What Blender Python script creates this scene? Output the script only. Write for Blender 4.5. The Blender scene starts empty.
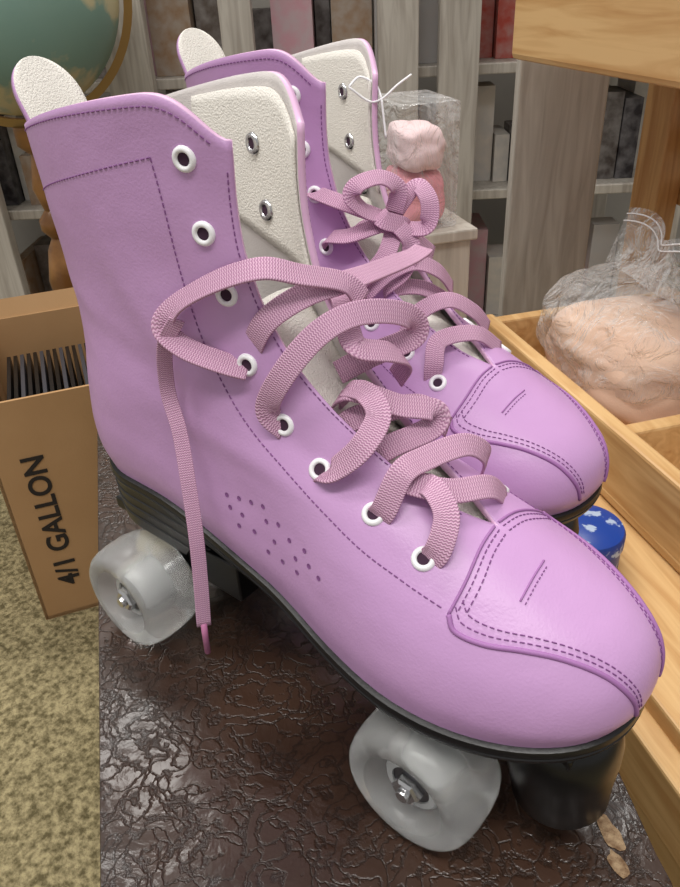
import bpy, bmesh, math, random
import numpy as np
from mathutils import Vector, Matrix, noise
from mathutils.bvhtree import BVHTree
random.seed(3)
scene=bpy.context.scene
scene.view_settings.view_transform='Standard'
# ------------------------------------------------------------ materials
def srgb(r,g,b):
    f=lambda c:(c/255/12.92) if c<=10 else ((c/255+.055)/1.055)**2.4
    return (f(r),f(g),f(b),1)
def mat(name,col,rough=.5,metal=0,col2=None,nscale=30,bump=0,bscale=200,trans=0,ior=1.45,alpha=1,sss=0,coat=0,spec=None,stretch=None,dist=.001,bump2=0,b2scale=20,b2dist=.002):
    m=bpy.data.materials.new(name); m.use_nodes=True
    nt=m.node_tree; N=nt.nodes; L=nt.links; b=N['Principled BSDF']
    b.inputs['Base Color'].default_value=col; b.inputs['Roughness'].default_value=rough; b.inputs['Metallic'].default_value=metal
    b.inputs['Transmission Weight'].default_value=trans; b.inputs['IOR'].default_value=ior; b.inputs['Alpha'].default_value=alpha
    b.inputs['Coat Weight'].default_value=coat
    if spec is not None: b.inputs['Specular IOR Level'].default_value=spec
    if sss: b.inputs['Subsurface Weight'].default_value=sss; b.inputs['Subsurface Scale'].default_value=.01
    tc=N.new('ShaderNodeTexCoord'); mp=N.new('ShaderNodeMapping'); L.new(tc.outputs['Object'],mp.inputs[0])
    if stretch: mp.inputs['Scale'].default_value=stretch
    if col2 is not None:
        n=N.new('ShaderNodeTexNoise'); n.inputs['Scale'].default_value=nscale; n.inputs['Detail'].default_value=5
        L.new(mp.outputs[0],n.inputs['Vector'])
        r=N.new('ShaderNodeValToRGB'); r.color_ramp.elements[0].color=col; r.color_ramp.elements[1].color=col2
        r.color_ramp.elements[0].position=.35; r.color_ramp.elements[1].position=.65
        L.new(n.outputs['Fac'],r.inputs[0]); L.new(r.outputs[0],b.inputs['Base Color'])
    last=None
    for st,sc,ds in ((bump2,b2scale,b2dist),(bump,bscale,dist)):
        if st:
            n=N.new('ShaderNodeTexNoise'); n.inputs['Scale'].default_value=sc; n.inputs['Detail'].default_value=3
            L.new(mp.outputs[0],n.inputs['Vector'])
            bp_=N.new('ShaderNodeBump'); bp_.inputs['Strength'].default_value=st; bp_.inputs['Distance'].default_value=ds
            L.new(n.outputs['Fac'],bp_.inputs['Height'])
            if last: L.new(last.outputs[0],bp_.inputs['Normal'])
            last=bp_
    if last: L.new(last.outputs[0],b.inputs['Normal'])
    return m
def wood(name,c1,c2,axis=(1,12,12),sc=6,rz=0):
    m=mat(name,c1,.45); nt=m.node_tree; N=nt.nodes; L=nt.links; b=N['Principled BSDF']
    tc=N.new('ShaderNodeTexCoord'); m0=N.new('ShaderNodeMapping'); m0.inputs['Rotation'].default_value=(0,0,rz)
    mp=N.new('ShaderNodeMapping'); mp.inputs['Scale'].default_value=axis
    L.new(tc.outputs['Object'],m0.inputs[0]); L.new(m0.outputs[0],mp.inputs[0])
    n=N.new('ShaderNodeTexNoise'); n.inputs['Scale'].default_value=sc; n.inputs['Detail'].default_value=6; n.inputs['Distortion'].default_value=1.2
    L.new(mp.outputs[0],n.inputs['Vector'])
    w=N.new('ShaderNodeValToRGB'); w.color_ramp.elements[0].color=c1; w.color_ramp.elements[1].color=c2
    w.color_ramp.elements[0].position=.38; w.color_ramp.elements[1].position=.68
    L.new(n.outputs['Fac'],w.inputs[0]); L.new(w.outputs[0],b.inputs['Base Color'])
    return m
LAV=mat('lavender_leather',srgb(191,148,196),.37,bump=.2,bscale=900,col2=srgb(197,154,201),nscale=12,dist=.0006,bump2=.4,b2scale=22,b2dist=.004)
LINING=mat('grey_lining',srgb(216,210,208),.9,bump=.4,bscale=1500,col2=srgb(206,200,198),nscale=60)
FELT=mat('white_felt',srgb(238,234,226),.95,bump=.8,bscale=1200)
STITCH=mat('purple_thread',srgb(126,78,132),.7)
SEAM=mat('seam_edge',srgb(158,108,164),.6)
PIPE=mat('piping',srgb(222,180,214),.4)
BLACK=mat('black_sole',srgb(20,19,21),.35,bump=.1,bscale=400)
PLATE=mat('black_plate',srgb(14,14,15),.3)
WHITE=mat('white_eyelet',srgb(240,240,242),.3)
STEEL=mat('steel',srgb(205,205,207),.22,metal=1)
DSTEEL=mat('bearing_shield',srgb(120,120,124),.35,metal=1)
DARK=mat('dark_hole',srgb(60,36,56),.9)
URE=mat('frosted_urethane',srgb(252,253,252),.26,trans=.83,ior=1.30)
CORE=mat('wheel_core',srgb(228,230,230),.35,trans=.35)
def lace_mat():
    m=mat('pink_woven_lace',srgb(214,160,190),.85); nt=m.node_tree; N=nt.nodes; L=nt.links; b=N['Principled BSDF']
    b.inputs['Specular IOR Level'].default_value=.25
    uv=N.new('ShaderNodeUVMap'); sp=N.new('ShaderNodeSeparateXYZ'); L.new(uv.outputs[0],sp.inputs[0])
    def M(op,a,b_=None):
        n=N.new('ShaderNodeMath'); n.operation=op
        for i,x in enumerate((a,b_)):
            if x is None: continue
            if isinstance(x,(int,float)): n.inputs[i].default_value=x
            else: L.new(x,n.inputs[i])
        return n.outputs[0]
    v=M('MULTIPLY',sp.outputs[1],6.0); pp=M('PINGPONG',v,.5)
    h=M('SINE',M('ADD',M('MULTIPLY',sp.outputs[0],6400.),M('MULTIPLY',pp,5.5)))
    cmx=M('MULTIPLY_ADD',h,.5); cmx.node.inputs[2].default_value=.5
    g=M('MULTIPLY',cmx,M('POWER',M('ADD',pp,.15),.4))
    r=N.new('ShaderNodeValToRGB'); r.color_ramp.elements[0].color=srgb(170,122,152); r.color_ramp.elements[1].color=srgb(218,178,202)
    r.color_ramp.elements[1].position=.6
    L.new(g,r.inputs[0]); L.new(r.outputs[0],b.inputs['Base Color'])
    bu=N.new('ShaderNodeBump'); bu.inputs['Strength'].default_value=.7; bu.inputs['Distance'].default_value=.0005; L.new(g,bu.inputs['Height']); L.new(bu.outputs[0],b.inputs['Normal'])
    return m
LACE=lace_mat()
AGLET=mat('aglet_plastic',srgb(190,120,160),.3)
def leather_brown():
    m=mat('cracked_brown_leather',srgb(60,42,38),.3,coat=.4); nt=m.node_tree; N=nt.nodes; L=nt.links; b=N['Principled BSDF']
    b.inputs['Coat Roughness'].default_value=.16; b.inputs['Specular IOR Level'].default_value=.35
    tc=N.new('ShaderNodeTexCoord')
    n0=N.new('ShaderNodeTexNoise'); n0.inputs['Scale'].default_value=30; n0.inputs['Detail'].default_value=6; L.new(tc.outputs['Object'],n0.inputs['Vector'])
    mx=N.new('ShaderNodeMixRGB'); mx.blend_type='LINEAR_LIGHT'; mx.inputs[0].default_value=.06; L.new(tc.outputs['Object'],mx.inputs[1]); L.new(n0.outputs['Color'],mx.inputs[2])
    v=N.new('ShaderNodeTexVoronoi'); v.feature='DISTANCE_TO_EDGE'; v.inputs['Scale'].default_value=62; L.new(mx.outputs[0],v.inputs['Vector'])
    r=N.new('ShaderNodeValToRGB'); r.color_ramp.elements[0].position=0; r.color_ramp.elements[1].position=.12
    L.new(v.outputs[0],r.inputs[0])
    n1=N.new('ShaderNodeTexNoise'); n1.inputs['Scale'].default_value=12; n1.inputs['Detail'].default_value=7; L.new(tc.outputs['Object'],n1.inputs['Vector'])
    cr=N.new('ShaderNodeValToRGB'); cr.color_ramp.elements[0].position=.35; cr.color_ramp.elements[1].position=.75
    cr.color_ramp.elements[0].color=srgb(40,25,18); cr.color_ramp.elements[1].color=srgb(70,48,36)
    L.new(n1.outputs['Fac'],cr.inputs[0])
    dk=N.new('ShaderNodeMapRange'); dk.inputs[3].default_value=.45; dk.inputs[4].default_value=1; L.new(r.outputs[0],dk.inputs[0])
    mu=N.new('ShaderNodeMixRGB'); mu.blend_type='MULTIPLY'; mu.inputs[0].default_value=1; L.new(cr.outputs[0],mu.inputs[1]); L.new(dk.outputs[0],mu.inputs[2]); L.new(mu.outputs[0],b.inputs['Base Color'])
    n2=N.new('ShaderNodeTexNoise'); n2.inputs['Scale'].default_value=34; n2.inputs['Detail'].default_value=6; n2.inputs['Distortion'].default_value=.6; L.new(tc.outputs['Object'],n2.inputs['Vector'])
    mk=N.new('ShaderNodeMapRange'); mk.inputs[1].default_value=.40; mk.inputs[2].default_value=.58; L.new(n1.outputs['Fac'],mk.inputs[0])
    m3=N.new('ShaderNodeMath'); m3.operation='MULTIPLY'; L.new(r.outputs[0],m3.inputs[0]); L.new(mk.outputs[0],m3.inputs[1])
    ad=N.new('ShaderNodeMath'); ad.operation='MULTIPLY_ADD'; L.new(m3.outputs[0],ad.inputs[0]); ad.inputs[1].default_value=.20; L.new(n2.outputs['Fac'],ad.inputs[2])
    bu=N.new('ShaderNodeBump'); bu.inputs['Strength'].default_value=.65; bu.inputs['Distance'].default_value=.0022; L.new(ad.outputs[0],bu.inputs['Height']); L.new(bu.outputs[0],b.inputs['Normal']); L.new(bu.outputs[0],b.inputs['Coat Normal'])
    rr=N.new('ShaderNodeMapRange'); rr.inputs[3].default_value=.25; rr.inputs[4].default_value=.55; L.new(n1.outputs['Fac'],rr.inputs[0]); L.new(rr.outputs[0],b.inputs['Roughness'])
    return m
BROWN=leather_brown()
AZ=-math.atan2(-.578,.816)
PINE=wood('pine',srgb(218,180,126),srgb(192,146,92),rz=AZ)
PINEV=wood('pine_upright',srgb(204,162,108),srgb(176,128,78),axis=(12,12,1))
WASH=wood('whitewashed_wood',srgb(192,186,176),srgb(164,156,146),axis=(12,12,1))
CARD=mat('cardboard',srgb(172,134,92),.85,col2=srgb(180,142,100),nscale=8,bump=.15,bscale=300)
INK=mat('black_ink',srgb(40,34,30),.8)
CARPET=mat('carpet',srgb(98,88,58),.95,col2=srgb(178,164,124),nscale=150,bump=1,bscale=400,dist=.004)
WALLM=mat('wall_paint',srgb(170,165,158),.9,col2=srgb(160,155,148),nscale=4)
DKW=wood('dark_wood',srgb(70,42,28),srgb(48,28,20))
# ------------------------------------------------------------ helpers
def link(o,parent=None):
    scene.collection.objects.link(o)
    if parent is not None: o.parent=parent
    return o
def mesh_obj(name,verts,faces,mats,parent=None,smooth=True,fm=None,sub=0,bevel=0):
    me=bpy.data.meshes.new(name); me.from_pydata([tuple(v) for v in verts],[],faces)
    for m in (mats if isinstance(mats,(list,tuple)) else [mats]): me.materials.append(m)
    if fm is not None: me.polygons.foreach_set('material_index',fm)
    me.polygons.foreach_set('use_smooth',[smooth]*len(me.polygons)); me.update()
    o=bpy.data.objects.new(name,me); link(o,parent)
    if bevel:
        b=o.modifiers.new('b','BEVEL'); b.width=bevel; b.segments=2; b.limit_method='ANGLE'
    if sub:
        s=o.modifiers.new('s','SUBSURF'); s.levels=sub; s.render_levels=sub
    return o
def empty(name,loc=(0,0,0),rz=0):
    e=bpy.data.objects.new(name,None); e.location=loc; e.rotation_euler=(0,0,rz); e.empty_display_size=.05; link(e); return e
class MB:
    def __init__(s): s.v=[];s.f=[];s.m=[]
    def add(s,verts,faces,mi=0):
        k=len(s.v); s.v+= [tuple(v) for v in verts]; s.f+=[tuple(i+k for i in f) for f in faces]; s.m+=[mi]*len(faces)
    def box(s,c,size,mi=0,rot=None):
        a=[Vector((x*size[0]/2,y*size[1]/2,z*size[2]/2)) for x in(-1,1) for y in(-1,1) for z in(-1,1)]
        if rot is not None: a=[rot@p for p in a]
        s.add([p+Vector(c) for p in a],[(0,1,3,2),(4,6,7,5),(0,4,5,1),(2,3,7,6),(0,2,6,4),(1,5,7,3)],mi)
    def lathe(s,prof,M=Matrix.Identity(4),n=32,mi=0,closed=False):
        vs=[];fs=[];k=len(prof)
        for i in range(n):
            a=2*math.pi*i/n
            for r,h in prof: vs.append(M@Vector((r*math.cos(a),r*math.sin(a),h)))
        kk=k if closed else k-1
        for i in range(n):
            j=(i+1)%n
            for q in range(kk): fs.append((i*k+q,j*k+q,j*k+(q+1)%k,i*k+(q+1)%k))
        s.add(vs,fs,mi)
    def cyl(s,p,q,r,mi=0,n=16,r2=None):
        p=Vector(p);q=Vector(q);d=q-p; M=Matrix.Translation(p)@d.to_track_quat('Z','Y').to_matrix().to_4x4(); r2=r if r2 is None else r2
        s.lathe([(0,0),(r,0),(r2,d.length),(0,d.length)],M,n,mi)
    def obj(s,name,mats,parent=None,smooth=False,bevel=0,sub=0):
        return mesh_obj(name,s.v,s.f,mats,parent,smooth,s.m,sub,bevel)
def auto_smooth(o,ang=40):
    me=o.data; bm=bmesh.new(); bm.from_mesh(me)
    bmesh.ops.remove_doubles(bm,verts=bm.verts,dist=1e-6)
    bmesh.ops.recalc_face_normals(bm,faces=bm.faces)
    for e in bm.edges:
        if len(e.link_faces)==2 and e.calc_face_angle(0)>math.radians(ang): e.smooth=False
    for f in bm.faces: f.smooth=True
    bm.to_mesh(me); bm.free()
def catmull(pts,n=8):
    pts=[Vector(p) for p in pts]; P=[pts[0]*2-pts[1]]+pts+[pts[-1]*2-pts[-2]]; out=[]
    for i in range(1,len(P)-2):
        a,b,c,d=P[i-1],P[i],P[i+1],P[i+2]
        for k in range(n):
            t=k/n; out.append(.5*((2*b)+(c-a)*t+(2*a-5*b+4*c-d)*t*t+(3*b-a-3*c+d)*t**3))
    out.append(pts[-1]); return out
def mm(*pts): return [Vector(p)/1000 for p in pts]
def tube(mb,pts,r,mi=0,n=8,radii=None):
    pts=[Vector(p) for p in pts]; up=None; rings=[]
    for i,p in enumerate(pts):
        t=(pts[min(i+1,len(pts)-1)]-pts[max(i-1,0)]).normalized()
        if up is None: up=t.orthogonal().normalized()
        up=(up-t*up.dot(t)).normalized(); b=t.cross(up); rr=radii[i] if radii else r
        rings.append([p+(up*math.cos(2*math.pi*k/n)+b*math.sin(2*math.pi*k/n))*rr for k in range(n)])
    vs=[v for g in rings for v in g]; fs=[]
    for i in range(len(rings)-1):
        for k in range(n): fs.append((i*n+k,i*n+(k+1)%n,(i+1)*n+(k+1)%n,(i+1)*n+k))
    fs.append(tuple(range(n))[::-1]); fs.append(tuple((len(rings)-1)*n+k for k in range(n)))
    mb.add(vs,fs,mi)
def ribbon(name,paths,parent,W=.0094,TH=.0011,H=(.45,-.35,.8)):
    vs=[];fs=[];uvs=[]
    prof=[(-1,0),(-.985,.7),(-.95,.95),(-.85,1),(0,.9),(.85,1),(.95,.95),(.985,.7),(1,0),(.985,-.7),(.95,-.95),(.85,-1),(0,-.9),(-.85,-1),(-.95,-.95),(-.985,-.7)]
    K=len(prof)
    for item in paths:
        pts=item[0]; hint=Vector(item[1] if len(item)>1 and item[1] else H).normalized(); wid=(item[2] if len(item)>2 else W)
        P=catmull(mm(*pts),10); n=len(P)
        Tn=[(P[min(i+1,n-1)]-P[max(i-1,0)]).normalized() for i in range(n)]
        ns=[]; valid=[]
        for t in Tn:
            q=hint-t*hint.dot(t); valid.append(q.length>.4); ns.append(q.normalized() if q.length>1e-4 else None)
        if not any(valid): valid=[True]*n
        for i in range(n):
            if not valid[i]:
                js=[j for j in range(n) if valid[j]]; j=min(js,key=lambda j:abs(j-i)); q=ns[j]
                st=1 if i>j else -1; k=j
                while k!=i:
                    rot=Tn[k].rotation_difference(Tn[k+st]); q=rot@q; k+=st
                ns[i]=(q-Tn[i]*q.dot(Tn[i])).normalized()
        for _ in range(6):
            ns=[(ns[max(i-1,0)]+ns[i]*2+ns[min(i+1,n-1)]) for i in range(n)]
            ns=[(q-Tn[i]*q.dot(Tn[i])).normalized() for i,q in enumerate(ns)]
        base=len(vs); L=0
        for i in range(n):
            if i: L+=(P[i]-P[i-1]).length
            b=Tn[i].cross(ns[i])
            for (a,h) in prof:
                vs.append(P[i]+b*a*wid/2+ns[i]*h*TH/2); uvs.append((L,(a+1)/2))
        for i in range(n-1):
            for k in range(K): fs.append((base+i*K+k,base+i*K+(k+1)%K,base+(i+1)*K+(k+1)%K,base+(i+1)*K+k))
        fs.append(tuple(base+k for k in range(K))[::-1]); fs.append(tuple(base+(n-1)*K+k for k in range(K)))
    o=mesh_obj(name,vs,fs,[LACE],parent,True)
    uvl=o.data.uv_layers.new(name='UVMap')
    for lp in o.data.loops: uvl.data[lp.index].uv=uvs[lp.vertex_index]
    return o
# ------------------------------------------------------------ boot surface
T=np.array([
# Bx,Bz,Fx,Fz,Wh,Wm,Wf,ub,uf,g
[-5,96,270,76,33,34,48.5,.13,.26,0],
[-10,108,274,86,35,36,49.5,.13,.26,0],
[-13,120,272,98,36,35,46.5,.15,.28,0],
[-13,133,263,108,36,33,41,.17,.32,0],
[-12,147,249,115.5,36,32,35,.2,.38,0],
[-11,160,233,122,36,32,31,.25,.42,0],
[-11,173,217,128,36,31,27,.3,.45,0],
[-12,185,198,135,36,31,25,.35,.45,6.5],
[-13,196,178,146,37,32,25,.4,.45,11],
[-14,206,160,160,37,33,26,.45,.45,14],
[-14,215,144,176,38,34,27,.5,.45,16],
[-14,224,131,197,38,35,29,.5,.48,17],
[-14,233,124,223,38,36,32,.5,.5,18],
[-14.5,241,122,248,38.5,37,33,.5,.5,18],
[-15,248.5,122,273,39,38,35,.5,.5,18]],float)
TM=len(T)-1
def row(t):
    t=min(max(t,0),TM); i=min(int(t),TM-1); f=t-i
    a=T[max(i-1,0)] if i>0 else 2*T[0]-T[1]; b=T[i]; c=T[i+1]; d=T[i+2] if i+2<=TM else 2*T[TM]-T[TM-1]
    o=.5*((2*b)+(c-a)*f+(2*a-5*b+4*c-d)*f*f+(3*b-a-3*c+d)*f**3)
    o[9]=b[9]+(c[9]-b[9])*f
    if t<7: o[9]=6.5*max(0,(t-6.35)/.65)
    return o
def ss(x): x=min(max(x,0),1); return x*x*(3-2*x)
def solez(x): return 96-24*ss((x-50)/115)+4*ss((x-205)/75)
def yw(R,u):
    if u<=.12: W=R[4]
    elif u>=.75: W=R[6]
    elif u<.45: W=R[4]+(R[5]-R[4])*ss((u-.12)/.33)
    else: W=R[5]+(R[6]-R[5])*ss((u-.45)/.30)
    e=1
    if u<R[7]: e*=math.sqrt(max(0,1-(1-u/R[7])**2))
    v=1-u
    if v<R[8]: e*=max(0,1-(1-v/R[8])**2.2)**(1/2.2)
    return W*e
def phimax(R):
    if R[9]<=.01: return math.pi
    lo,hi=math.pi*.6,math.pi
    for _ in range(30):
        m=(lo+hi)/2
        if yw(R,(1-math.cos(m))/2)>R[9]: lo=m
        else: hi=m
    return lo
def surf(t,v):
    R=row(t); pm=phimax(R); ph=abs(v)*pm; u=(1-math.cos(ph))/2
    x=R[0]+(R[2]-R[0])*u; z=R[1]+(R[3]-R[1])*u
    dip=solez(x)-(96+(76-96)*u); z+=dip*max(0,1-t/4)**1.3
    if t>10: z-=17*ss((abs(v)-.74)/.26)**2*ss((t-10)/(TM-10))**1.5
    if t>9: z+=4.5*math.sin(math.pi*u)*ss((t-9)/5)
    y=yw(R,u)*(1 if v>=0 else -1)
    return Vector((x,y,z))/1000
NT,NV=98,56
grid=[[surf(TM*i/NT,-1+j/NV) for j in range(2*NV+1)] for i in range(NT+1)]
bv=[p for g in grid for p in g]; w_=2*NV+1; bf=[]
for i in range(NT):
    for j in range(2*NV): bf.append((i*w_+j,i*w_+j+1,(i+1)*w_+j+1,(i+1)*w_+j))
BVH=BVHTree.FromPolygons(bv,bf)
def snap(p,lift=0.0):
    loc,n,i,d=BVH.find_nearest(Vector(p))
    c=Vector((loc.x,0,min(loc.z,.12) if loc.x>.1 else loc.z))
    if loc.x<=.1: c=Vector((.055,0,loc.z))
    if n.dot(loc-c)<0: n=-n
    return loc+n*lift,n
def edge_pt(t,d,side=-1):
    prev=surf(t,side*1.0); acc=0; v=1.0
    while v>0:
        v-=.01; q=surf(t,side*v); s=(q-prev).length
        if acc+s>=d: return prev.lerp(q,(d-acc)/s)
        acc+=s; prev=q
    return prev
tmpl=empty('roller_skate')
me=bpy.data.meshes.new('boot_upper'); me.from_pydata([tuple(p) for p in bv],[],bf)
bm=bmesh.new(); bm.from_mesh(me); bmesh.ops.remove_doubles(bm,verts=bm.verts,dist=2e-5); bmesh.ops.recalc_face_normals(bm,faces=bm.faces)
f=min(bm.faces,key=lambda f:f.calc_center_median().y)
if f.normal.y>0: bmesh.ops.reverse_faces(bm,faces=bm.faces)
bm.to_mesh(me); bm.free()
for m in (LAV,LINING,PIPE): me.materials.append(m)
me.polygons.foreach_set('use_smooth',[True]*len(me.polygons))
upper=bpy.data.objects.new('boot_upper',me); link(upper,tmpl)
so=upper.modifiers.new('s','SOLIDIFY'); so.thickness=.0028; so.offset=-1; so.material_offset=1; so.material_offset_rim=2
# sole + heel
def outline(off,n=56):
    pts=[surf(0,-1+j/n) for j in range(2*n)]; out=[]
    for j,p in enumerate(pts):
        t=(pts[(j+1)%len(pts)]-pts[j-1]); nn=Vector((t.y,-t.x,0))
        nn=nn.normalized() if nn.length>1e-9 else Vector((0,0,0)); out.append((p,nn))
    c=Vector((.13,0,.09)); s=1 if sum((o[0]-c).dot(o[1]) for o in out)>0 else -1
    return [o[0]+o[1]*s*off for o in out]
mb=MB()
layers=[(.0,.0015),(.0020,.0005),(.0024,-.0015),(.0018,-.0030),(.0022,-.0035),(.0015,-.0055)]
rings=[[Vector((p.x,p.y,p.z+dz)) for p in outline(o)] for o,dz in layers]
def stack(rings):
    n=len(rings[0]); vs=[p for r in rings for p in r]; fs=[]
    for i in range(len(rings)-1):
        for j in range(n): fs.append((i*n+j,i*n+(j+1)%n,(i+1)*n+(j+1)%n,(i+1)*n+j))
    fs.append(tuple(range(n))); fs.append(tuple((len(rings)-1)*n+j for j in range(n)))
    mb.add(vs,fs)
stack(rings)
o0=outline(.0015); hx=.084
hl=[p for p in o0 if p.x<hx]; hl=sorted(hl,key=lambda p:math.atan2(p.y,-(p.x-.05)))
lev=[(.0915,1,0),(.086,.985,0),(.0855,1,0),(.080,.98,-.004),(.0795,.995,-.004),(.0735,.97,-.008),(.073,.985,-.008),(.066,.96,-.012)]
stack([[Vector((.045+(p.x-.045)*s+(dx if p.x>.06 else 0),p.y*s,z)) for p in hl] for z,s,dx in lev])
o=mb.obj('sole_and_heel',[BLACK],tmpl); auto_smooth(o,35)
mb=MB()
mb.box((.036,0,.0635),(.075,.050,.007)); mb.box((.200,0,.0640),(.120,.056,.006))
mb.box((.110,0,.0640),(.12,.034,.007))
mb.box((.078,0,.055),(.030,.052,.022)); mb.box((.160,0,.055),(.022,.044,.018))
for ax,s in ((.031,1),(.208,-1)):
    mb.cyl((ax,-.022,.029),(ax,.022,.029),.008,n=16)
    mb.cyl((ax+s*.010,0,.064),(ax+s*.022,0,.032),.016,n=20,r2=.014)
    mb.box((ax-s*.012,0,.045),(.022,.026,.034),rot=Matrix.Rotation(s*.4,3,'Y'))
    mb.box((ax,0,.035),(.02,.03,.02))
M=Matrix.Translation((.248,-.009,.0665))@Matrix.Rotation(math.radians(175),4,'Y')
mb.lathe([(0,0),(.019,0),(.0215,.004),(.0225,.012),(.0215,.022),(.0198,.032),(.0188,.043),(.017,.046),(0,.046)],M,36)
o=mb.obj('plate_and_trucks',[PLATE],tmpl,bevel=.001); auto_smooth(o,35)
# wheels
mbw=MB(); mbs=MB(); mbc=MB()
for ax in (.030,.207):
    for s in (-1,1):
        M=Matrix.Translation((ax,s*.055,.0292))@Matrix.Rotation(math.radians(90*s),4,'X')
        prof=[(.0128,.0085),(.0160,.0070),(.0176,.0035),(.0184,.0012),(.0195,.0003),(.0235,0),(.0255,.0007),(.0273,.0028),(.0285,.0065),(.0291,.0115),(.0292,.016),(.0291,.021),(.0284,.0265),(.027,.0305),(.024,.0325),(.019,.031),(.016,.025),(.0128,.023)]
        mbw.lathe(prof,M,72,closed=True)
        mbc.lathe([(.0088,.0070),(.0115,.0072),(.0127,.0085),(.0127,.0235),(.0088,.0235)],M,40,closed=True)
        mbs.lathe([(.0035,.0078),(.0087,.0078),(.0087,.0235),(.0035,.0235)],M,28,1,closed=True)
        mbs.lathe([(0,.0005),(.0026,.0005),(.0030,.0015),(.0030,.03),(0,.03)],M,14,0)
        mbs.lathe([(0,.0025),(.0052,.0025),(.0064,.0035),(.0064,.0078),(0,.0078)],M,6,0)
o=mbw.obj('wheel_tyres',[URE],tmpl); auto_smooth(o,50)
o=mbc.obj('wheel_cores',[CORE],tmpl); auto_smooth(o,40)
o=mbs.obj('axle_nuts_and_bearings',[STEEL,DSTEEL],tmpl); auto_smooth(o,30)
# eyelets
eye_p=mm((99,-26,250),(102,-25,225),(108,-24,203),(115,-24,177),(131,-23,156),(149,-24,143),(174,-24,133),(197,-26,125))
mbe=MB(); mbh=MB(); mbi=MB()
for i,p0 in enumerate(eye_p):
    for side in (-1,1):
        tp=(p0.x,p0.y*-side,p0.z)
        if side==1 and i<3: tp=(p0.x-(.022,.018,.010)[i],p0.y*-1,p0.z-.006)
        q,nn=snap(tp)
        M=Matrix.Translation(q)@nn.to_track_quat('Z','Y').to_matrix().to_4x4()
        mbe.lathe([(.0024,-.001),(.0023,.0006),(.0029,.0013),(.0038,.0012),(.0045,.0003),(.0045,-.001)],M,28,closed=True)
        mbh.lathe([(0,.0003),(.0025,.0003)],M,20)
        M2=M@Matrix.Translation((0,0,-.0028 if i>2 else -.0046))
        mbi.lathe([(.0022,.001),(.0022,-.0008),(.0030,-.0012),(.0040,-.0009),(.0044,.0)],M2,28)
        mbh.lathe([(0,-.0005),(.0025,-.0005)],M2,20)
mbe.obj('eyelets',[WHITE],tmpl,smooth=True); mbh.obj('eyelet_holes',[DARK],tmpl); mbi.obj('eyelet_backs',[STEEL],tmpl,smooth=True)
# perforations
mb=MB()
for p in mm((104,-34,118),(111,-34,119),(118,-34,120),(125,-34,121),(106,-35,113),(113,-35,112),(127,-35,115),(111,-36,106),(120,-36,107),(134,-36,117),(132,-37,108),(141,-36,113),(145,-38,107),(153,-39,108),(150,-37,113),(159,-40,106),(128,-38,101),(137,-38,101),(146,-39,101)):
    for side in (-1,1):
        q,nn=snap((p.x,p.y*-side,p.z)); M=Matrix.Translation(q)@nn.to_track_quat('Z','Y').to_matrix().to_4x4()
        mb.lathe([(0,.00006),(.0006,.00006),(.0011,.0002)],M,14)
mb.obj('perforations',[STITCH],tmpl)
# stitches
mst=MB(); msm=MB()
def stitch(pts,L=.0017,gap=.0011,r=.00026,lift=.0001):
    pts=[snap(p)[0] for p in pts]; step=.0003; seq=[]
    for a,b in zip(pts[:-1],pts[1:]):
        k=max(1,int((b-a).length/step))
        for i in range(k): seq.append(a.lerp(b,i/k))
    i=0; nL=int(L/step); nG=int(gap/step)
    while i+nL<len(seq):
        a,na=snap(seq[i],lift); b,nb=snap(seq[i+nL],lift)
        tube(mst,[a,(a+b)/2+na*.0001,b],r,0,5); i+=nL+nG
def seam(pts,r=.0006,lift=.0001):
    P=[snap(p,lift)[0] for p in catmull([snap(p)[0] for p in pts],8)]
    tube(msm,P,r,0,6)
def sd(pts,side): return [Vector((p.x,p.y*-side,p.z)) for p in pts]
for side in (-1,1):
    stitch([edge_pt(6.8+k*.2,.0022,side) for k in range(int((TM-.25-6.8)/.2)+1)])
    st=sd(mm((86,-30,250),(88,-29,231),(90,-27,203),(98,-27,178),(114,-28,155),(138,-29,139),(170,-34,126),(193,-35,120),(212,-34,115)),side)
    stitch(catmull(st,8))
    stitch([surf(TM-.18,side*(.02+.93*k/40)) for k in range(41)])
    stitch(catmull(sd(mm((-12,-12,226),(0,-30,228),(25,-38,235),(60,-36,244),(86,-30,250)),side),8))
    cap=sd(mm((210.5,-1.5,130),(211,-12,127),(213,-24,122),(213,-35,115),(217,-37,111),(227,-35.5,110),(239,-30,110),(250,-24,108),(262,-18,103),(271,-13.5,94),(275,-11,84)),side)
    seam(cap[:4],r=.0006); seam(cap[3:],r=.0010)
    dz=lambda p,dx,k,z:Vector((p.x+dx,p.y*k,p.z+z))
    stitch(catmull([dz(p,.0022,.96,0) for p in cap[:4]],6)); stitch(catmull([dz(p,.0050,.93,0) for p in cap[:4]],6))
    stitch(catmull([dz(p,.001,.92,.002) for p in cap[3:]],6)); stitch(catmull([dz(p,.002,.83,.003) for p in cap[3:]],6))
    seam([surf(2+k*.5,side*.06) for k in range(int((TM-2)/.5)+1)],r=.0005)
seam(mm((231,-19,119),(230,-9,121),(229,0,121)),r=.0004); stitch(mm((233,-19,119),(232,-9,121),(231,0,121)),L=.001,gap=.001)
mst.obj('stitching',[STITCH],tmpl); msm.obj('seams',[SEAM],tmpl,smooth=True)
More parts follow.
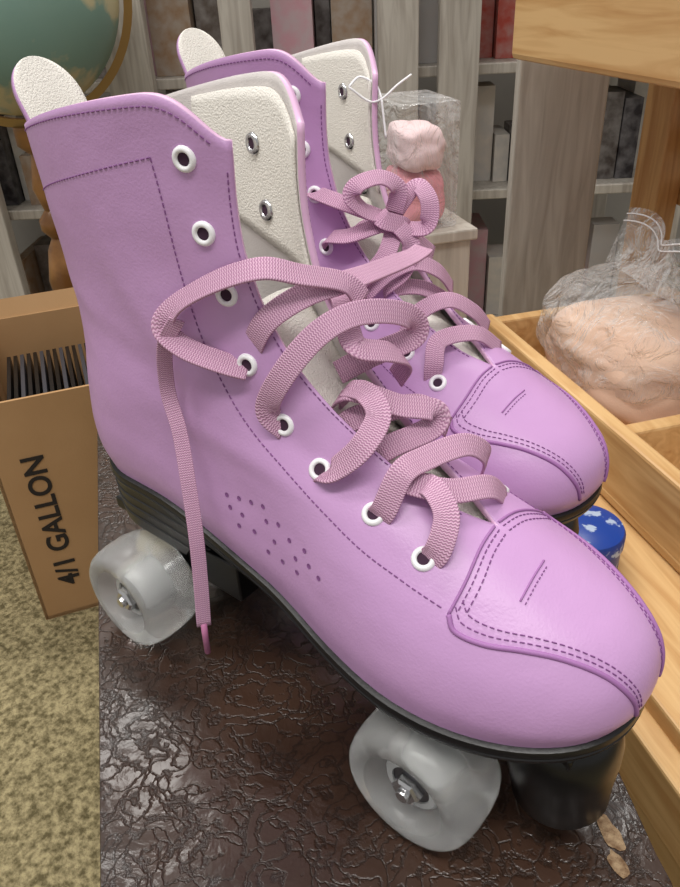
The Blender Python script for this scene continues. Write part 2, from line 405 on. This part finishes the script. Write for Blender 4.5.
# tongue
TT=[(.216,.121,.010),(.205,.127,.016),(.185,.135,.019),(.165,.143,.021),(.146,.154,.022),(.130,.167,.022),(.118,.184,.021),(.108,.200,.018)]
c=catmull([(a,b,w) for a,b,w in TT],4); vs=[];fs=[]
for a in c:
    for k in range(9):
        s=-1+k/4; vs.append((a.x-.004*s*s,s*a.z,a.y-.004-.006*s*s))
for i in range(len(c)-1):
    for k in range(8): fs.append((i*9+k,i*9+k+1,(i+1)*9+k+1,(i+1)*9+k))
o=mesh_obj('tongue',vs,fs,[FELT],tmpl); s_=o.modifiers.new('s','SOLIDIFY'); s_.thickness=.005; s_.offset=0
# felt collar pad inside the top of the flaps
vs=[];fs=[]; nn_=21
for side in (-1,1):
    base=len(vs)
    for i in range(13):
        t=TM-.25-i*.235
        for k in range(nn_):
            p=surf(t,side*(.50+.475*k/(nn_-1))); q,n=snap(p); vs.append(q-n*.0036)
    for i in range(12):
        for k in range(nn_-1): fs.append((base+i*nn_+k,base+i*nn_+k+1,base+(i+1)*nn_+k+1,base+(i+1)*nn_+k))
o=mesh_obj('collar_pad',vs,fs,[FELT],tmpl); s_=o.modifiers.new('s','SOLIDIFY'); s_.thickness=.0012; s_.offset=0
# pull tab
vs=[];fs=[];H=.0265;Wd=.0155; rows_=[]
for i in range(8): rows_.append((-.014+(H-Wd+.014)*i/8,Wd))
for i in range(13): 
    a_=math.pi/2*i/12; rows_.append((H-Wd+Wd*math.sin(a_),max(.0008,Wd*math.cos(a_))))
for h,w in rows_:
    for k in range(9):
        s=-1+k/4; y=s*w; curve=.0035*s*s*max(0,1-max(h,0)/H)
        vs.append((-.0135+curve+(-.013*(max(h,0)/H)**1.2),y,.2485+h))
for i in range(len(rows_)-1):
    for k in range(8): fs.append((i*9+k,i*9+k+1,(i+1)*9+k+1,(i+1)*9+k))
mt=mesh_obj('pull_tab',vs,fs,[LAV,FELT],tmpl)
if sum(p.normal.x for p in mt.data.polygons)>0: mt.data.flip_normals()
s_=mt.modifiers.new('s','SOLIDIFY'); s_.thickness=.0024; s_.offset=0; s_.material_offset=1; s_.material_offset_rim=0
# ------------------------------------------------------------ second skate (same parts)
S2L=(-.0615,.1410,0)
s2=empty('roller_skate.001',S2L,-.1424)
for ch in list(tmpl.children):
    c2=ch.copy(); c2.parent=s2; scene.collection.objects.link(c2)
# ------------------------------------------------------------ laces
ribbon('laces',[
 ([(142,14,196),(138,8,204),(132,-9,211),(124,-20,215),(109,-29,210),(91,-34,199),(86,-37,190),(94,-35,183),(107,-29,178),(115,-23.5,175)],),
 ([(92,-35,194),(86,-38,183),(81,-37,162),(88,-40,146),(96,-46,129),(103,-52,108),(106,-56,88),(108,-60,66)],(.8,-.5,.1),.0062),
 ([(112,-14,176),(117,-21,185),(124,-19,196),(132,-7,203),(136,12,203),(132,40,199),(125,72,194),(113,98,188)],(.35,-.75,.55)),
 ([(131,-22,153),(127,-27,163),(134,-25,178),(142,-14,192),(147,0,196),(153,14,194),(157,25,188),(156,26,180),(146,12,175),(136,4,168)],(.55,-.6,.6)),
 ([(112,26,186),(122,20,194),(132,14,194),(142,4,188),(150,0,184),(156,12,179),(154,24,170),(148,26,160)],),
 ([(149,-23.5,141),(157,-26,147),(166,-21,157),(166,-10,165),(158,-6,170),(148,-4,168),(142,2,158)],),
 ([(140,-2,160),(150,-6,169),(158,-2,167),(166,4,163),(175,14,159),(175,11,153),(167,-6,150),(160,-8,142)],),
 ([(174,-23.5,131),(179,-25,138),(181,-17,150),(183,-6,151),(189,12,150),(193,22,142),(190,26,130)],),
 ([(197,-25.5,123),(202,-25,131),(200,-17,140),(191,-12,145),(182,-10,142),(176,-4,132)],),
 ([(166,-6,134),(172,-10,142),(183,-14,145),(195,-6,142),(203,8,139),(204,20,127)],),
 ([(144,-10,148),(152,-8,158),(160,2,160),(168,16,158),(174,25,146)],),
 ],tmpl)
mb=MB(); tube(mb,mm((108,-60,67),(107.5,-60,60),(107,-60,49)),.0014,n=10); mb.obj('lace_aglet',[AGLET],tmpl,smooth=True)
ribbon('laces_tied',[
 ([(107,-22.5,202),(112,-26,205),(123,-24,203),(136,-16,198),(144,-5,192)],),
 ([(116,-22.5,179),(121,-26,184),(132,-23,186),(141,-14,190),(145,-4,192)],),
 ([(143,-6,192),(152,-6,190),(158,-4,182),(157,-9,169),(150,-16,160),(144,-10,152)],),
 ([(142,-21.5,154),(147,-25,160),(153,-16,169),(160,-4,173),(166,8,167),(166,20,154)],),
 ([(173,-24,131),(175,-26,141),(174,-16,153),(180,0,157),(186,14,148),(188,24,136)],),
 ([(193,-25.5,124),(193,-25,134),(189,-16,143),(196,4,142),(200,20,129)],),
 ([(143,-5,193),(140,-17,198),(137,-24,206),(138,-21,212),(143,-10,214),(148,-3,208),(146,-4,196)],),
 ([(144,-3,194),(148,4,204),(153,7,208),(161,6,201),(161,3,190),(148,-2,188)],),
 ([(143,-12,196),(148,-12,194),(152,-3,190),(149,4,184)],(.5,-.6,.5)),
 ([(148,-5,190),(152,-17,178),(144,-28,165),(134,-33,157)],),
 ([(120,-10,178),(128,-8,186),(136,2,186),(146,8,182),(152,20,170)],),
 ([(142,-12,148),(150,-12,158),(160,2,158),(170,18,146)],),
 ],s2)
mb=MB()
Mi=(Matrix.Translation((-.0527,.1394,0))@Matrix.Rotation(-.1424,4,'Z')).inverted()
for pl in ([(50,133,250),(58,139,243),(65,141,244),(70,148,250),(73,156,254)],[(65,141,244),(67,140,235),(69,139,226)],[(50,133,250),(52,140,254),(60,143,250),(65,141,244)]):
    tube(mb,[Mi@p for p in catmull(mm(*pl),6)],.0006,n=6)
mb.obj('tag_string',[WHITE],s2,smooth=True)
# ------------------------------------------------------------ bench
ang=math.atan2(-.578,.816); e1=Vector((.816,-.578,0)); e2=Vector((.578,.816,0)); R3=Matrix.Rotation(ang,3,'Z')
ben=empty('leather_bench')
def B(s,n,z): return e1*s+e2*n+Vector((0,0,z))
far_s,near_s=-.45,.30
pl=[(far_s,-.044),(near_s,-.044),(near_s,.11)]
for a in range(0,91,10): pl.append((near_s-.065+.065*math.cos(math.radians(a)),.10+.07*math.sin(math.radians(a))))
pl+=[(.19,.178),(.13,.2),(.05,.213),(-.05,.216),(far_s,.216)]
me=bpy.data.meshes.new('cushion'); bm=bmesh.new()
top=[bm.verts.new(B(s,n_,0)) for s,n_ in pl]; ft=bm.faces.new(top)
ext=bmesh.ops.extrude_face_region(bm,geom=[ft])
for v in ext['geom']:
    if isinstance(v,bmesh.types.BMVert): v.co.z-=.06
bmesh.ops.recalc_face_normals(bm,faces=bm.faces); bm.to_mesh(me); bm.free(); me.materials.append(BROWN)
o=bpy.data.objects.new('cushion',me); link(o,ben); b_=o.modifiers.new('b','BEVEL'); b_.width=.008; b_.segments=4; b_.limit_method='ANGLE'; b_.angle_limit=.6
for p in me.polygons: p.use_smooth=True
wn=o.modifiers.new('w','WEIGHTED_NORMAL')
mb=MB()
mb.box(B(-.075,.08,-.085),(.70,.22,.05),rot=R3)
for s in (-.40,.22):
    for n_ in (-.01,.16): mb.box(B(s,n_,-.28),(.035,.035,.34),rot=R3)
mb.obj('bench_frame',[DKW],ben,bevel=.003)
# torn spots at the worn corner showing the backing cloth
mb=MB()
for (px_,py_,ra,rb,sd_) in ((.2725,.000,.0085,.0035,1),(.2800,-.0105,.0060,.0028,2),(.262,.010,.004,.002,3)):
    ring=[]
    for k in range(28):
        a=2*math.pi*k/28; rr=1+.35*noise.noise(Vector((math.cos(a)*1.5,math.sin(a)*1.5,sd_*3.1)))
        ring.append(Vector((px_,py_,.0004))+e1*math.cos(a)*ra*rr+e2*math.sin(a)*rb*rr)
    mb.add(ring+[Vector((px_,py_,.0008))],[(k,(k+1)%28,28) for k in range(28)])
mb.obj('torn_spots',[mat('backing_cloth',srgb(176,150,118),.95,col2=srgb(120,92,66),nscale=300,bump=.8,bscale=900)],ben)
# ------------------------------------------------------------ room
FZ=-.45
mesh_obj('floor',[(-4,-2,FZ),(3,-2,FZ),(3,5,FZ),(-4,5,FZ)],[(0,1,2,3)],CARPET)
wd=Vector((.776,.631,0)); wn_=Vector((-.631,.776,0)); C0=Vector((.3073,-.1961,0))
def Wp(s,l,z): return C0+wd*s+wn_*l+Vector((0,0,z))
mesh_obj('wall_back',[Wp(-2.5,2.1,FZ),Wp(2.5,2.1,FZ),Wp(2.5,2.1,2.0),Wp(-2.5,2.1,2.0)],[(0,1,2,3)],WALLM)
RW=Matrix.Rotation(math.atan2(.631,.776),3,'Z')
rack=empty('display_rack'); mb=MB()
for s,wv in ((-.95,.07),(-.70,.07),(-.375,.078),(-.18,.055),(.095,.07),(.20,.07),(.60,.07)):
    mb.box(Wp(s,1.47,.15),(wv,.03,1.2),0,RW)
for s in (-.95,-.375,.095,.60): mb.box(Wp(s,1.9,.15),(.07,.03,1.2),0,RW)
for z in (-.36,-.08,.14,.42,.70): mb.box(Wp(-.175,1.70,z),(1.62,.42,.018),0,RW)
mb.obj('rack_frame',[WASH],rack,bevel=.002)
cols=[(176,70,58),(206,148,92),(46,42,46),(196,150,160),(220,214,204),(210,202,192),(96,84,76),(186,180,176),(70,62,58),(150,122,96)]
mb=MB(); 
for z in (-.351,-.071,.149,.429):
    s=-.90
    while s<.58:
        wv=random.uniform(.02,.08); hv=random.uniform(.08,.19); dv=random.uniform(.05,.2)
        off=random.uniform(0,.10)
        mb.box(Wp(s+wv/2,1.51+off+dv/2,z+hv/2+.0005),(wv*.94,dv,hv),random.randrange(10),RW); s+=wv
mb.obj('packaged_goods',[mat('package_%d'%i,srgb(*c),.45,col2=srgb(*[int(x*.5+90) for x in c]),nscale=45) for i,c in enumerate(cols)],rack)
mb=MB(); mb.box(Wp(.262,1.0,.12),(.108,.024,1.14),0,RW); mb.box(Wp(.262,1.018,-.43),(.2,.12,.04),0,RW)
mb.obj('whitewashed_panel',[WASH],None,bevel=.002)
pc=B(-.395,.300,0)
mb=MB(); mb.box((pc.x,pc.y,-.195),(.10,.09,.51),0,R3); mb.box((pc.x,pc.y,.066),(.112,.10,.012),0,R3)
mb.obj('white_display_pedestal',[WASH],None,bevel=.002)
def film(name,tint=(1,1,1,1),k=.25,ns=28):
    m=bpy.data.materials.new(name); m.use_nodes=True; N=m.node_tree.nodes; L=m.node_tree.links; N.clear()
    o=N.new('ShaderNodeOutputMaterial'); mx=N.new('ShaderNodeMixShader'); tr=N.new('ShaderNodeBsdfTransparent'); tr.inputs[0].default_value=tint
    g=N.new('ShaderNodeBsdfPrincipled'); g.inputs['Roughness'].default_value=.10; g.inputs['Base Color'].default_value=(.85,.85,.85,1)
    tc=N.new('ShaderNodeTexCoord'); n=N.new('ShaderNodeTexNoise'); n.inputs['Scale'].default_value=ns; n.inputs['Detail'].default_value=3; n.inputs['Distortion'].default_value=1.8; L.new(tc.outputs['Object'],n.inputs['Vector'])
    bu=N.new('ShaderNodeBump'); bu.inputs['Distance'].default_value=.02; bu.inputs['Strength'].default_value=1; L.new(n.outputs['Fac'],bu.inputs['Height']); L.new(bu.outputs[0],g.inputs['Normal'])
    fr=N.new('ShaderNodeLayerWeight'); fr.inputs[0].default_value=.35; L.new(bu.outputs[0],fr.inputs['Normal'])
    mr=N.new('ShaderNodeMapRange'); mr.inputs[3].default_value=k*.25; mr.inputs[4].default_value=min(1,k*2.2); L.new(fr.outputs['Facing'],mr.inputs[0]); L.new(mr.outputs[0],mx.inputs[0])
    L.new(tr.outputs[0],mx.inputs[1]); L.new(g.outputs[0],mx.inputs[2]); L.new(mx.outputs[0],o.inputs[0]); return m
FILM=film('clear_film')
def blob(name,c,R,mt_,amp,freq,seed,parent,p=2.6,sub=6,ridge=.8):
    bm=bmesh.new(); bmesh.ops.create_icosphere(bm,subdivisions=sub,radius=1)
    for v in bm.verts:
        q=v.co.copy(); k=(abs(q.x)**p+abs(q.y)**p+abs(q.z)**p)**(-1/p); q=q*k
        d=1+amp*noise.noise(q*freq+Vector((seed,0,0)))+amp*.5*noise.noise(q*freq*2.3+Vector((seed,4,0)))+amp*ridge*abs(noise.noise(q*freq*1.5+Vector((0,seed,0))))
        q=Vector((q.x*R[0],q.y*R[1],q.z*R[2]))*d
        v.co=R3@q+Vector(c)
    for f in bm.faces: f.smooth=True
    me=bpy.data.meshes.new(name); bm.to_mesh(me); bm.free(); me.materials.append(mt_); o=bpy.data.objects.new(name,me); link(o,parent)
CLOTH=mat('beige_pink_cloth',srgb(228,196,172),.85,col2=srgb(220,184,160),nscale=20,bump=.3,bscale=900)
doll=empty('plastic_pack_of_fabric')
blob('pink_fabric',(pc.x,pc.y,.100),(.038,.025,.026),mat('pink_cloth',srgb(226,150,162),.85),.10,1.1,3,doll,4,5,.1)
blob('white_fabric',(pc.x+.003,pc.y-.002,.148),(.037,.023,.021),mat('pale_pink_cloth',srgb(232,206,208),.85),.10,1.1,7,doll,4,5,.1)
mb=MB(); mb.box((pc.x,pc.y,.0725+.060),(.088,.064,.12),0,R3); mb.obj('clear_pack',[FILM],doll,bevel=.004)
# wooden shelf unit
sh=empty('wooden_shelf_unit'); mb=MB(); mv=MB()
mb.box(B(.00,.50,-.096),(.66,.46,.020),0,R3)
mb.box(B(.00,.262,-.125),(.66,.018,.05),0,R3)
for z in (-.20,-.29,-.38): mb.box(B(.00,.28,z),(.62,.014,.06),0,R3)
for s in (-.29,.29):
    for n_ in (.30,.70): mv.box(B(s,n_,-.28),(.03,.03,.34),0,R3)
    for z in (-.20,-.29,-.38): mb.box(B(s*1.03,.50,z),(.012,.42,.06),0,R3)
for s in (-.435,.0):
    mv.box(B(s,.625,.0),(.05,.03,.9),0,R3); mv.box(B(s,.80,.0),(.05,.03,.9),0,R3)
for z in (.06,.12,.18): mb.box(B(-.21,.65,z),(.42,.014,.032),0,R3)
mb.obj('shelf_boards',[PINE],sh,bevel=.002); mv.obj('uprights',[PINEV],sh,bevel=.002)
mb=MB(); zt=.212
TS_,TN_=-.455,.430
mb.box(B(TS_+.25,TN_+.19,zt+.008),(.50,.38,.016),0,R3)
for n_ in (TN_+.009,TN_+.371): mb.box(B(TS_+.25,n_,zt+.045),(.50,.018,.09),0,R3)
for s_ in (TS_+.009,TS_+.491): mb.box(B(s_,TN_+.19,zt+.045),(.018,.344,.09),0,R3)
mb.obj('top_tray',[PINE],sh,bevel=.006)
# wooden crate with bag
cr=empty('wooden_crate'); mb=MB(); s0,n0,z0=-.33,.352,-.0855
Lc,Dc,Hc=.56,.235,.066
mb.box(B(s0+Lc/2,n0+Dc/2,z0+.006),(Lc,Dc,.010),0,R3)
for n_ in (n0+.008,n0+Dc-.008): mb.box(B(s0+Lc/2,n_,z0+Hc/2),(Lc,.015,Hc),0,R3)
for s_ in (s0+.008,s0+.25,s0+Lc-.008): mb.box(B(s_,n0+Dc/2,z0+Hc/2-.002),(.015,Dc-.03,Hc-.004),0,R3)
mb.obj('crate_boards',[PINE],cr,bevel=.0025)
bag=empty('plastic_bag')
bc=B(-.205,.462,0)
blob('folded_cloth',(bc.x,bc.y,-.030),(.088,.070,.040),CLOTH,.10,.9,5,bag,3.4,6,.25)
bc2=B(-.208,.466,0)
blob('bag_film',(bc2.x,bc2.y,-.010),(.096,.080,.058),FILM,.10,1.7,9,bag,2.6)
vs=[];fs=[]
for i in range(41):
    for k in range(8):
        s=-.305+.20*i/40; h=k/7
        vs.append(B(s,.480+.020*h+.012*math.sin(i*.26)*(.3+h),.028+.050*h+.007*math.sin(i*.3+1)*h))
for i in range(40):
    for k in range(7): fs.append((i*8+k,i*8+k+1,(i+1)*8+k+1,(i+1)*8+k))
FILM2=film('zip_film',(1,1,1,1),.5)
mesh_obj('zip_top',vs,fs,[FILM2],bag)
mb=MB()
for h in (.78,.90): tube(mb,[B(-.305+.20*i/40,.4795+.020*h+.012*math.sin(i*.26)*(.3+h),.028+.050*h+.007*math.sin(i*.3+1)*h) for i in range(41)],.0008,n=6)
mb.obj('zip_lines',[WHITE],bag,smooth=True)
# blue tin
tin=empty('blue_patterned_tin'); mb=MB(); tp=B(-.012,.294,-.0855)
M=Matrix.Translation(tp); mb.lathe([(0,.0),(.026,.0),(.0275,.0015),(.0275,.020),(.0288,.0205),(.0288,.030),(.0275,.0325),(.020,.035),(0,.036)],M,48)
BT=mat('blue_tin_print',srgb(30,66,150),.3,col2=srgb(170,186,210),nscale=75)
for e in BT.node_tree.nodes:
    if e.type=='VALTORGB': e.color_ramp.elements[0].position=.58; e.color_ramp.elements[1].position=.62
o=mb.obj('tin_body',[BT],tin); auto_smooth(o,35)
# cardboard box
bx=empty('cardboard_box'); a=Vector((.5,.866,0)); b=Vector((-.866,.5,0)); K0=Vector((-.516,.112,FZ)); Lx,Ly,Hh=.32,.28,.34
mb=MB(); R=Matrix((a,b,Vector((0,0,1)))).transposed()
def bb(u,v,z,su,sv,sz,mi=0,rot=None): mb.box(K0+a*u+b*v+Vector((0,0,z)),(su,sv,sz),mi,R if rot is None else R@rot)
bb(Lx/2,.002,Hh/2,Lx,.004,Hh);bb(Lx/2,Ly,Hh/2,Lx,.004,Hh);bb(.002,Ly/2,Hh/2,.004,Ly,Hh);bb(Lx,Ly/2,Hh/2,.004,Ly,Hh);bb(Lx/2,Ly/2,.003,Lx,Ly,.006)
bb(Lx/2,Ly+.010,Hh+.010,Lx-.01,.004,.030,0,Matrix.Rotation(-.5,3,'X'))
mb.obj('carton',[CARD],bx)
mb=MB()
for k in range(16): bb(.03+k*.009,.13,.20,.005,.2,.2,k%3)
mb.obj('record_sleeves',[BLACK,PLATE,mat('sleeve',srgb(60,60,66),.4)],bx)
tc=bpy.data.curves.new('printed_text','FONT'); tc.body='4/1 GALLON'; tc.size=.038; tc.extrude=.0002; tc.offset=.0008
to=bpy.data.objects.new('printed_text',tc); tc.materials.append(INK); link(to,bx)
X=Vector((0,0,1));Y=-a;Z=X.cross(Y); pos=K0+a*.058-b*.001+Vector((0,0,.052))
to.matrix_world=Matrix(((X.x,Y.x,Z.x,pos.x),(X.y,Y.y,Z.y,pos.y),(X.z,Y.z,Z.z,pos.z),(0,0,0,1)))
# globe on turned stand
gl=empty('floor_globe'); gc=Vector((-.835,.455,.297)); mb=MB(); gr=.16
mb.lathe([(max(1e-4,gr*math.sin(math.pi*k/32)),-gr*math.cos(math.pi*k/32)) for k in range(33)],Matrix.Translation(gc),64)
GM=mat('globe_map',srgb(126,158,146),.35,col2=srgb(196,188,150),nscale=9)
for e in GM.node_tree.nodes:
    if e.type=='VALTORGB': e.color_ramp.elements[0].position=.50; e.color_ramp.elements[1].position=.56
mb.obj('globe_ball',[GM],gl,smooth=True)
mb=MB(); Mr=Matrix.Translation(gc)@Matrix.Rotation(.9,4,'Z')@Matrix.Rotation(math.pi/2,4,'X')
mb.lathe([(.166,-.006),(.178,-.006),(.178,.006),(.166,.006)],Mr,64,closed=True); mb.obj('meridian_ring',[mat('brass',srgb(150,120,70),.35,metal=1)],gl,smooth=False)
mb=MB()
pr=[(0,0),(.10,0),(.10,.02),(.05,.035),(.025,.05),(.018,.09),(.026,.11),(.016,.13),(.018,.20),(.030,.28),(.034,.33),(.024,.38),(.014,.40),(.026,.415),(.026,.43),(.014,.445),(.024,.48),(.014,.53),(.03,.545),(.03,.572),(0,.572)]
mb.lathe(pr,Matrix.Translation((gc.x,gc.y,FZ)),32); o=mb.obj('turned_column',[mat('varnished_wood',srgb(158,112,62),.3,col2=srgb(112,74,38),nscale=20)],gl); auto_smooth(o,50)
# ------------------------------------------------------------ lights
w=bpy.data.worlds.new('w'); scene.world=w; w.use_nodes=True; w.node_tree.nodes['Background'].inputs[0].default_value=(1,.985,.965,1); w.node_tree.nodes['Background'].inputs[1].default_value=.46
def area(name,loc,size,power,rot=(0,0,0),col=(1,.97,.93)):
    l=bpy.data.lights.new(name,'AREA'); l.shape='RECTANGLE'; l.size=size[0]; l.size_y=size[1]; l.energy=power; l.color=col
    o=bpy.data.objects.new(name,l); o.location=loc; o.rotation_euler=rot; link(o)
area('ceiling_light',(.5,-.6,1.9),(1.6,.3),31,(math.radians(-15),math.radians(8),.6))
area('ceiling_light',(-.8,.9,1.95),(1.6,.3),38,(0,0,.6))
area('ceiling_light',(-.9,-.7,1.9),(1.6,.3),14,(0,math.radians(-15),.6))
# ------------------------------------------------------------ camera
cc=[.3073,-.1961,.3012,.7105,.5617,-.0519,752.17]
f=Vector((-math.sin(cc[3])*math.cos(cc[4]),math.cos(cc[3])*math.cos(cc[4]),-math.sin(cc[4])))
ri=Vector((math.cos(cc[3]),math.sin(cc[3]),0)); up=ri.cross(f)
r=ri*math.cos(cc[5])+up*math.sin(cc[5]); u=-ri*math.sin(cc[5])+up*math.cos(cc[5])
cam=bpy.data.cameras.new('camera'); co=bpy.data.objects.new('camera',cam); link(co); scene.camera=co
co.matrix_world=Matrix(((r.x,u.x,-f.x,cc[0]),(r.y,u.y,-f.y,cc[1]),(r.z,u.z,-f.z,cc[2]),(0,0,0,1)))
cam.sensor_fit='VERTICAL'; cam.sensor_height=24; cam.lens=24*cc[6]/887; cam.clip_start=.01
